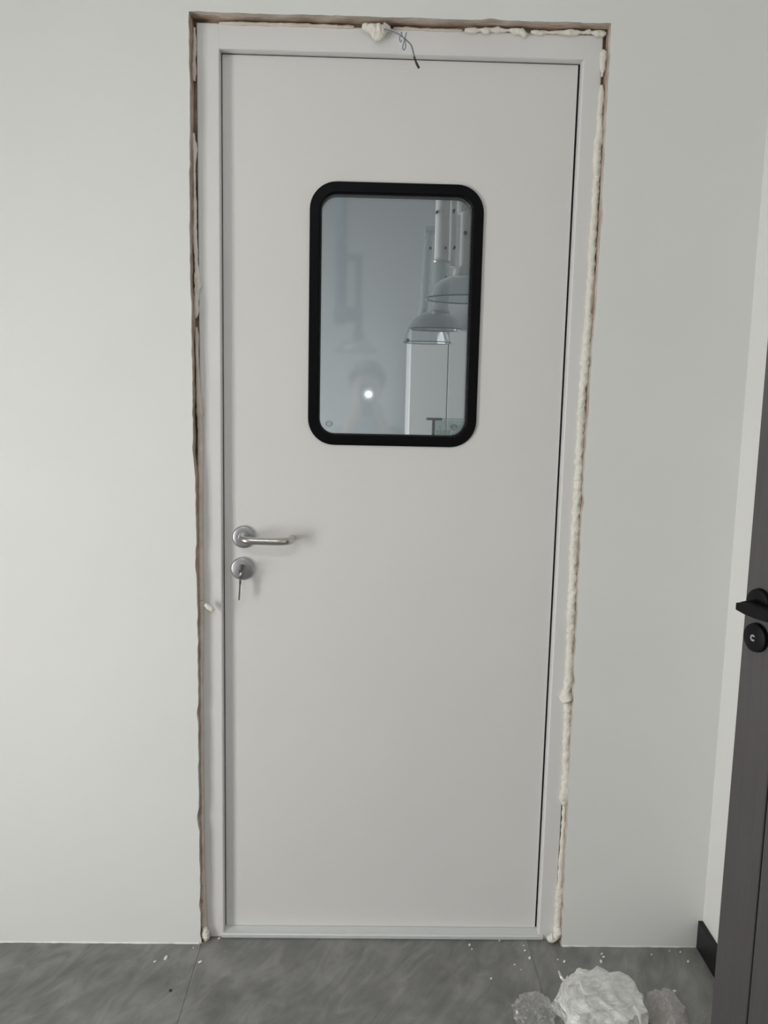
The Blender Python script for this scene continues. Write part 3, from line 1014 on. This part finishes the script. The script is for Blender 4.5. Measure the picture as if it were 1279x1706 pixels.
bub = crumple_heap('bubble_wrap', (0.773, -0.245, 0.001), 0.040, 0.05, 0.034, 9.7, M['bag_thin'], '', 5, 0.35, pw=2.8)
tag(bub, 'small clear scrap of shiny bubble wrap left of the plastic bag', 'bubble wrap')
rnd = random.Random(5)
bm = bmesh.new()
bub_bm = bmesh.new()
bub_bm.from_mesh(bub.data)
bub_bm.verts.ensure_lookup_table()
bub_me = None
tops = [v for v in bub_bm.verts if v.co.z > 0.012 and v.normal.z > 0.2]
rnd.shuffle(tops)
picked = []
for v in tops:
    if all((v.co - q.co).length > 0.008 for q in picked):
        picked.append(v)
    if len(picked) >= 34:
        break
for v in picked:
    if bub_me is None:
        t = bmesh.new()
        bmesh.ops.create_icosphere(t, subdivisions=1, radius=0.0032)
        for w in t.verts:
            w.co.z *= 0.55
        b_o = obj('bubble', t, M['bag_thin'], bub, smooth=True)
        bub_me = b_o
    else:
        b_o = bub_me.copy()
        COL.objects.link(b_o)
        b_o.parent = bub
    b_o.location = v.co
    b_o.rotation_euler = v.normal.to_track_quat('Z', 'Y').to_euler()
bub_bm.free()
bag2 = crumple_heap('plastic_bag', (1.058, -0.275, 0.001), 0.040, 0.075, 0.060, 13.1, M['bag_pink'], '', 5, 0.2, pw=2.6, freq=1.2)
tag(bag2, 'smaller dull pinkish plastic sheet right of the white bag', 'plastic bag')

# ------------------------------------------------------------------ crumbs on the floor
crumbs = [(258, 1602, 4), (276, 1596, 7), (333, 1603, 6), (322, 1579, 3), (365, 1563, 4), (782, 1574, 5), (786, 1581, 3), (832, 1567, 3), (882, 1596, 5), (874, 1583, 4),
          (857, 1607, 3), (868, 1615, 3), (818, 1630, 4), (929, 1598, 3), (940, 1602, 6), (1002, 1589, 4), (1005, 1594, 4), (1001, 1602, 6), (1115, 1584, 3), (1133, 1586, 4),
          (1146, 1602, 5), (1123, 1652, 6), (872, 1575, 2.5), (1085, 1590, 2.5)]
crumb_labels = [
    'small white foam crumb beside a slim flake left of the door', 'slim white foam flake on the floor left of the door', 'white foam flake on the floor before the left jamb',
    'tiny white crumb at the wall foot beside the left jamb', 'tiny white crumb touching the foot of the left jamb', 'round white crumb before the middle of the threshold',
    'tiny crumb just below the round crumb at the threshold', 'tiny crumb close under the right half of the threshold', 'round white crumb on the tile joint near the right jamb',
    'small crumb just above the round crumb on the tile joint', 'tiny crumb left of the right tile joint, upper of two', 'tiny crumb left of the right tile joint, lower of two',
    'white crumb farthest out on the floor before the threshold', 'tiny crumb left of the flake below the right foam lump', 'white flake on the floor below the right foam lump',
    'topmost of three white crumbs above the plastic bag', 'middle one of three white crumbs above the plastic bag', 'lowest and longest of three white crumbs above the bag',
    'tiny crumb at the wall foot left of the black skirting', 'small white crumb nearest the corner by the black skirting', 'white flake on the floor before the black skirting',
    'white flake on the floor right of the pinkish plastic sheet', 'faint tiny crumb under the right end of the threshold', 'faint tiny crumb between the bag and the right wall foot']
for i, (px, py, s) in enumerate(crumbs):
    p = at(px, py, z=0.001)
    bm = bmesh.new()
    bmesh.ops.create_icosphere(bm, subdivisions=1, radius=1.0)
    for v in bm.verts:
        v.co *= 1 + 0.5 * nz(v.co.x * 1.7 + i, v.co.y * 1.7, v.co.z)
        v.co = Vector((v.co.x * s * 0.00065, v.co.y * s * 0.0011, (max(v.co.z, -0.5) + 0.5) * s * 0.0004))
    o = obj('foam_crumb', bm, M['crumb'])
    o.location = (p.x, p.y, 0.0002)
    o.rotation_euler = (0, 0, rnd.uniform(-1.2, 0.2))
    tag(o, crumb_labels[i], 'crumb', 'white foam crumbs scattered on the floor')
for px, py, s, m, lab in ((284, 1650, 5, 'crumb_dark', 'small dark speck on the floor left of the door'), (338, 1571, 4, 'rust', 'rusty orange crumb under the left foam lump')):
    p = at(px, py, z=0.001)
    bm = bmesh.new()
    bmesh.ops.create_icosphere(bm, subdivisions=1, radius=1.0)
    for v in bm.verts:
        v.co *= 1 + 0.5 * nz(v.co.x * 1.7 + s, v.co.y * 1.7, v.co.z)
        v.co = Vector((v.co.x * s * 0.0007, v.co.y * s * 0.001, (max(v.co.z, -0.5) + 0.5) * s * 0.0004))
    o = obj('crumb', bm, M[m])
    o.location = (p.x, p.y, 0.0002)
    tag(o, lab, 'crumb')

# ------------------------------------------------------------------ laboratory beyond the glass
def extraction_arm(label, segs, hood, knobs, collars, m_pipe, group, m_hood='hood'):
    """segs: list of (p, q, r, material); hood: (center of rim, radius, height, neck radius)"""
    base = segs[0][0]
    a = empty('extraction_arm', base)
    tag(a, label, 'extraction arm', group)
    L = lambda p: Vector(p) - Vector(base)
    for p, q, r, m in segs:
        obj('pipe', tube(bmesh.new(), [L(p), L(q)], r, 20), M[m], a, smooth=True, angle=50)
    c, rad, h, nr = hood
    prof = [(nr, h), (nr * 1.05, h * 0.97), (rad * 0.42, h * 0.93), (rad * 0.66, h * 0.74), (rad * 0.84, h * 0.45), (rad * 0.95, h * 0.16), (rad, 0.0)]
    prof = [(r, z) for r, z in spline(prof, 3)]
    prof2 = [(max(0.001, r - 0.003), z) for r, z in prof[::-1]]
    hd = obj('hood', lathe(bmesh.new(), prof + prof2, L(c), (0, 0, 1), 40), M[m_hood], a, smooth=True, angle=60)
    obj('hood_rim', lathe(bmesh.new(), [(rad - 0.004, -0.003), (rad + 0.003, -0.003), (rad + 0.003, 0.003), (rad - 0.004, 0.003), (rad - 0.004, -0.003)], L(c), (0, 0, 1), 40), M['hood_rim'], hd, smooth=True, angle=60)
    for p, r, h in collars:
        cl = lathe(bmesh.new(), [(0, -h / 2), (r, -h / 2), (r * 1.05, 0), (r, h / 2), (0, h / 2)], L(p), (0, 0, 1), 18)
        obj('collar', cl, M[m_pipe], a)
    for p, r in knobs:
        obj('knob', lathe(bmesh.new(), [(0, 0.010), (r * 0.8, 0.010), (r, 0.005), (r, -0.03), (0, -0.03)], L(p), (0, -1, 0), 14), M['blackpl'], a, smooth=True)
    return a


def V(px, py, y, dz=0):
    return at(px, py, y)


def top(px, py, y):
    p = at(px, py, y)
    p.z = ZC - 0.002
    return p


G = 'fume extraction arms hanging in the laboratory'
y1 = 1.6
A = at(777, 452, y1)
extraction_arm('white extraction arm nearest the glass with a wide clear hood', [(Vector((A.x, y1, ZC - 0.002)), A, 0.030, 'white_pl')],
               (at(777, 499, y1), 0.165, at(777, 458, y1).z - at(777, 499, y1).z, 0.034),
               [(at(775, 388, y1 - 0.031), 0.0075), (at(756, 351, y1 + 0.05), 0.006)],
               [(at(777, 455, y1), 0.052, 0.030), (at(777, 345, y1), 0.037, 0.05)], 'white_pl', G)
y2 = 2.7
B = at(735, 436, y2)
B2 = Vector((B.x, y2, at(735, 521, y2).z))
extraction_arm('middle extraction arm with a grey dome hood behind the glass', [(Vector((B.x, y2, ZC - 0.002)), B, 0.038, 'white_pl'), (B, B2, 0.045, 'clear_pipe'),
               (Vector((B.x + 0.06, y2 + 0.1, ZC - 0.002)), Vector((B.x + 0.06, y2 + 0.1, at(750, 440, y2).z)), 0.022, 'white_pl')],
               (Vector((B.x - 0.02, y2, at(725, 549, y2).z)), 0.138, 0.095, 0.05),
               [(at(728, 353, y2 - 0.042), 0.007), (at(742, 413, y2 - 0.05), 0.006), (at(757, 412, y2 - 0.05), 0.007), (at(743, 462, y2 - 0.05), 0.0055), (at(726, 478, y2 - 0.05), 0.007)],
               [(B, 0.047, 0.014), (B2, 0.05, 0.02)], 'clear_pipe', G, 'hood_smoke')
y3 = 3.5
C = at(714, 384, y3)
C2 = at(705, 522, y3)
extraction_arm('slanted slim extraction arm farthest from the glass', [(C, C2, 0.026, 'clear_pipe'), (at(742, 383, y3), at(708, 383, y3), 0.03, 'clear_pipe'), (Vector((at(740, 383, y3).x, y3, ZC - 0.002)), at(740, 383, y3), 0.03, 'clear_pipe')],
               (at(711, 571, y3), 0.15, at(711, 524, y3).z - at(711, 571, y3).z, 0.03),
               [(at(717, 413, y3 - 0.03), 0.007), (at(679, 567, y3 - 0.03), 0.012)],
               [(C2, 0.034, 0.03)], 'clear_pipe', G)

cy = 4.3
c0, c1 = at(682, 640, cy), at(742, 640, cy)
ch = at(710, 548, cy).z
cabw = 2 * (c1.x - c0.x) + 0.03
cab = empty('tall_cabinet', (c0.x, cy, 0))
tag(cab, 'tall white laboratory cabinet against the far wall', 'cabinet')
obj('body', bx(0, cabw, 0.018, 0.62, 0.05, ch), M['cab'], cab, bevel=0.004)
obj('plinth', bx(0.02, cabw - 0.02, 0.05, 0.6, 0, 0.05), M['post'], cab)
for k in range(2):
    xa = 0.003 + k * cabw / 2
    d = obj('cabinet_door', bx(xa, xa + cabw / 2 - 0.008, 0, 0.018, 0.07, ch - 0.01), M['cab'], cab, bevel=0.003)
    xh = cabw / 2 + (-0.05 if k == 0 else 0.04)
    obj('handle', tube(bmesh.new(), [(xh, 0.0, 0.98), (xh, -0.03, 0.98), (xh, -0.03, 1.10), (xh, 0.0, 1.10)], 0.005, 10), M['steel'], d, smooth=True)

by = 1.35
q0 = at(722, 698, by)
lb = empty('lab_bench', (q0.x + 0.15, by + 0.25, 0))
tag(lb, 'laboratory bench standing below the window glass', 'bench')
obj('worktop', bx(-0.6, 1.0, -0.35, 0.35, 0.82, 0.85), M['worktop'], lb, bevel=0.004)
obj('cupboard', bx(-0.56, 0.96, -0.30, 0.30, 0.08, 0.82), M['cab'], lb)
obj('plinth', bx(-0.54, 0.94, -0.25, 0.28, 0.0, 0.08), M['post'], lb)
rk = empty('bench_rack', (q0.x, by, 0.85))
tag(rk, 'dark T-shaped rack post with a green glass panel', 'rack')
zt = q0.z - 0.85
obj('post', bx(-0.005, 0.005, -0.012, 0.012, 0, zt), M['post'], rk)
xa = at(710, 698, by).x - q0.x
xb = at(736, 698, by).x - q0.x
obj('cap', bx(xa, xb, -0.03, 0.03, zt - 0.004, zt + 0.004), M['post'], rk, bevel=0.001)
xc = at(790, 700, by).x - q0.x
obj('glass_panel', bx(0.006, xc + 0.2, 0.0, 0.006, 0.0, zt - 0.004), M['green_glass'], rk)
obj('glass_panel', bx(0.012, at(750, 715, by).x - q0.x, 0.012, 0.018, 0.0, at(740, 717, by).z - 0.85), M['green_glass'], rk)
obj('shelf_edge', bx(at(738, 700, by).x - q0.x, xc + 0.2, -0.02, 0.03, zt - 0.002, zt + 0.004), M['green_glass'], rk)

# ------------------------------------------------------------------ front room: a blue-grey arm behind the photographer, met in the reflection
MY = 2 * (LY + 0.009)
fy = -3.1


def RV(px, py, y=fy):
    """a thing at depth y whose mirror image in the pane lies at this spot"""
    p = at(px, py, MY - y)
    return Vector((p.x, y, p.z))


H = RV(590, 577)
extraction_arm('blue-grey extraction arm behind the photographer, mirrored in the glass',
               [(Vector((RV(567, 430).x, fy, ZC - 0.002)), RV(567, 540), 0.034, 'arm_blue'), (RV(562, 428), RV(604, 428), 0.022, 'arm_blue'), (RV(597, 428), RV(597, 560), 0.020, 'arm_blue'),
                (RV(556, 522), RV(604, 522), 0.045, 'arm_blue')],
               (RV(592, 585), 0.13, 0.07, 0.03), [(RV(580, 520, fy + 0.05), 0.012)], [(RV(597, 560), 0.034, 0.05)], 'arm_blue', None)

# ------------------------------------------------------------------ photographer and phone
ph = empty('phone')
ph.matrix_world = Matrix.Translation(CAM - FWD * 0.006) @ CAMROT.to_4x4()
tag(ph, 'dark phone held up with its flash lit, mirrored in the glass', 'phone')
# local: x right, y up, -z towards the door
obj('phone_body', bx(-0.038, 0.036, -0.128, 0.026, 0.0, 0.009), M['phone'], ph, bevel=0.004, seg=3)
obj('lens_ring', lathe(bmesh.new(), [(0.0062, 0), (0.0095, 0), (0.0095, 0.002), (0.0062, 0.002)], (0, 0, 0), (0, 0, -1), 24), M['blackpl'], ph)
obj('flash', lathe(bmesh.new(), [(0, 0.001), (0.0055, 0.001), (0.0055, -0.001), (0, -0.001)], (0.006, -0.020, -0.0005), (0, 0, -1), 20), M['led'], ph)

per = empty('person', (0.386, -2.36, 0))
tag(per, 'person in a dark green top holding up a phone, mirrored in the glass', 'person')
O = Vector((0.386, -2.36, 0))
J = {}
E_ = []


def jt(n, x, y, z, rx, ry=None):
    J[n] = (Vector((x, y, z)), rx, ry or rx)


jt('pelvis', 0, 0.0, 0.80, 0.125, 0.10)
jt('waist', 0, 0.01, 0.93, 0.115, 0.09)
jt('chest', 0, 0.02, 1.07, 0.125, 0.095)
jt('neckb', 0, 0.03, 1.175, 0.060)
jt('neck', 0, 0.045, 1.225, 0.048)
jt('jaw', 0, 0.075, 1.285, 0.058, 0.066)
jt('head', 0, 0.07, 1.365, 0.072, 0.086)
jt('crown', 0, 0.06, 1.435, 0.055, 0.066)
jt('nose', 0, 0.168, 1.345, 0.010)
E_ += [('pelvis', 'waist'), ('waist', 'chest'), ('chest', 'neckb'), ('neckb', 'neck'), ('neck', 'jaw'), ('jaw', 'head'), ('head', 'crown'), ('head', 'nose')]
hand_c = CAM - FWD * 0.004 - UP * 0.105 - O
for s, sd in ((-1, 'l'), (1, 'r')):
    jt('ear' + sd, s * 0.078, 0.055, 1.355, 0.014)
    E_.append(('head', 'ear' + sd))
    jt('sh' + sd, s * 0.165, 0.015, 1.12, 0.058)
    jt('el' + sd, s * 0.215, 0.11, 0.90, 0.040)
    jt('fo' + sd, s * 0.15, 0.25, 1.04, 0.034)
    w = hand_c + Vector((s * 0.068, -0.055, -0.035))
    jt('wr' + sd, w.x, w.y, w.z, 0.025, 0.021)
    pm = hand_c + Vector((s * 0.052, -0.020, 0.005))
    jt('pa' + sd, pm.x, pm.y, pm.z, 0.026, 0.016)
    E_ += [('chest', 'sh' + sd), ('sh' + sd, 'el' + sd), ('el' + sd, 'fo' + sd), ('fo' + sd, 'wr' + sd), ('wr' + sd, 'pa' + sd)]
    for f in range(4):
        a1 = pm + Vector((s * 0.004, 0.022, 0.024 - 0.017 * f))
        a2 = pm + Vector((-s * 0.010, 0.036, 0.026 - 0.017 * f))
        a3 = pm + Vector((-s * (0.034 - 0.004 * abs(f - 1)), 0.037, 0.026 - 0.0175 * f))
        for k, pt in enumerate((a1, a2, a3)):
            jt('f%s%d%d' % (sd, f, k), pt.x, pt.y, pt.z, 0.0088 - 0.0012 * k)
        E_ += [('pa' + sd, 'f%s%d0' % (sd, f)), ('f%s%d0' % (sd, f), 'f%s%d1' % (sd, f)), ('f%s%d1' % (sd, f), 'f%s%d2' % (sd, f))]
    t1 = pm + Vector((-s * 0.006, -0.012, 0.022))
    t2 = pm + Vector((-s * 0.026, -0.006, 0.040))
    jt('t%s1' % sd, t1.x, t1.y, t1.z, 0.011)
    jt('t%s2' % sd, t2.x, t2.y, t2.z, 0.009)
    E_ += [('pa' + sd, 't%s1' % sd), ('t%s1' % sd, 't%s2' % sd)]
    jt('hip' + sd, s * 0.085, 0, 0.74, 0.085)
    jt('kn' + sd, s * 0.10, 0.015, 0.43, 0.056)
    jt('an' + sd, s * 0.105, -0.02, 0.075, 0.038)
    jt('he' + sd, s * 0.105, -0.025, 0.035, 0.034)
    jt('to' + sd, s * 0.125, 0.15, 0.028, 0.034, 0.026)
    E_ += [('pelvis', 'hip' + sd), ('hip' + sd, 'kn' + sd), ('kn' + sd, 'an' + sd), ('an' + sd, 'he' + sd), ('he' + sd, 'to' + sd)]
bm = bmesh.new()
lay = bm.verts.layers.skin.verify()
vm = {}
for k, (p, rx, ry) in J.items():
    v = bm.verts.new(p)
    v[lay].radius = (rx, ry)
    v[lay].use_root = (k == 'pelvis')
    vm[k] = v
for a, b in E_:
    bm.edges.new((vm[a], vm[b]))
me = bpy.data.meshes.new('skeleton')
bm.to_mesh(me)
bm.free()
tmp = bpy.data.objects.new('skeleton', me)
COL.objects.link(tmp)
tmp.modifiers.new('skin', 'SKIN').use_smooth_shade = True
sd_ = tmp.modifiers.new('sub', 'SUBSURF')
sd_.levels = sd_.render_levels = 2
dg = bpy.context.evaluated_depsgraph_get()
bme = bpy.data.meshes.new_from_object(tmp.evaluated_get(dg))
bpy.data.objects.remove(tmp)
for k in ('shirt', 'skin', 'trousers', 'shoe'):
    bme.materials.append(M[k])
for p in bme.polygons:
    c = p.center
    p.use_smooth = True
    if c.z < 0.075:
        p.material_index = 3
    elif c.z < 0.80:
        p.material_index = 2
    elif c.z > 1.205 and c.y < 0.20 and abs(c.x) < 0.12 or c.y > 0.27:
        p.material_index = 1
    else:
        p.material_index = 0
link('body', bme, per)
bm = bmesh.new()
bmesh.ops.create_uvsphere(bm, u_segments=24, v_segments=16, radius=1.0)
for v in list(bm.verts):
    c = v.co
    v.co = Vector((c.x * 0.094, c.y * 0.108 + 0.052, c.z * 0.092 + 1.405))
bmesh.ops.delete(bm, geom=[v for v in bm.verts if v.co.y > 0.105 and v.co.z < 1.425 or v.co.z < 1.335], context='VERTS')
obj('hair', bm, M['hair'], per, smooth=True, angle=0)
for s in (-1, 1):
    bm = bmesh.new()
    bmesh.ops.create_icosphere(bm, subdivisions=2, radius=0.0095)
    e = obj('eye', bm, M['eye'], per, smooth=True, angle=0)
    e.location = (s * 0.031, 0.147, 1.368)
bm = bmesh.new()
tube(bm, spline([(-0.024, 0.137, 1.295), (-0.010, 0.149, 1.296), (0.010, 0.149, 1.296), (0.024, 0.137, 1.295)], 4), 0.005, 8)
obj('mouth', bm, mat('lips', (0.42, 0.18, 0.16), 0.5), per, smooth=True, angle=0)
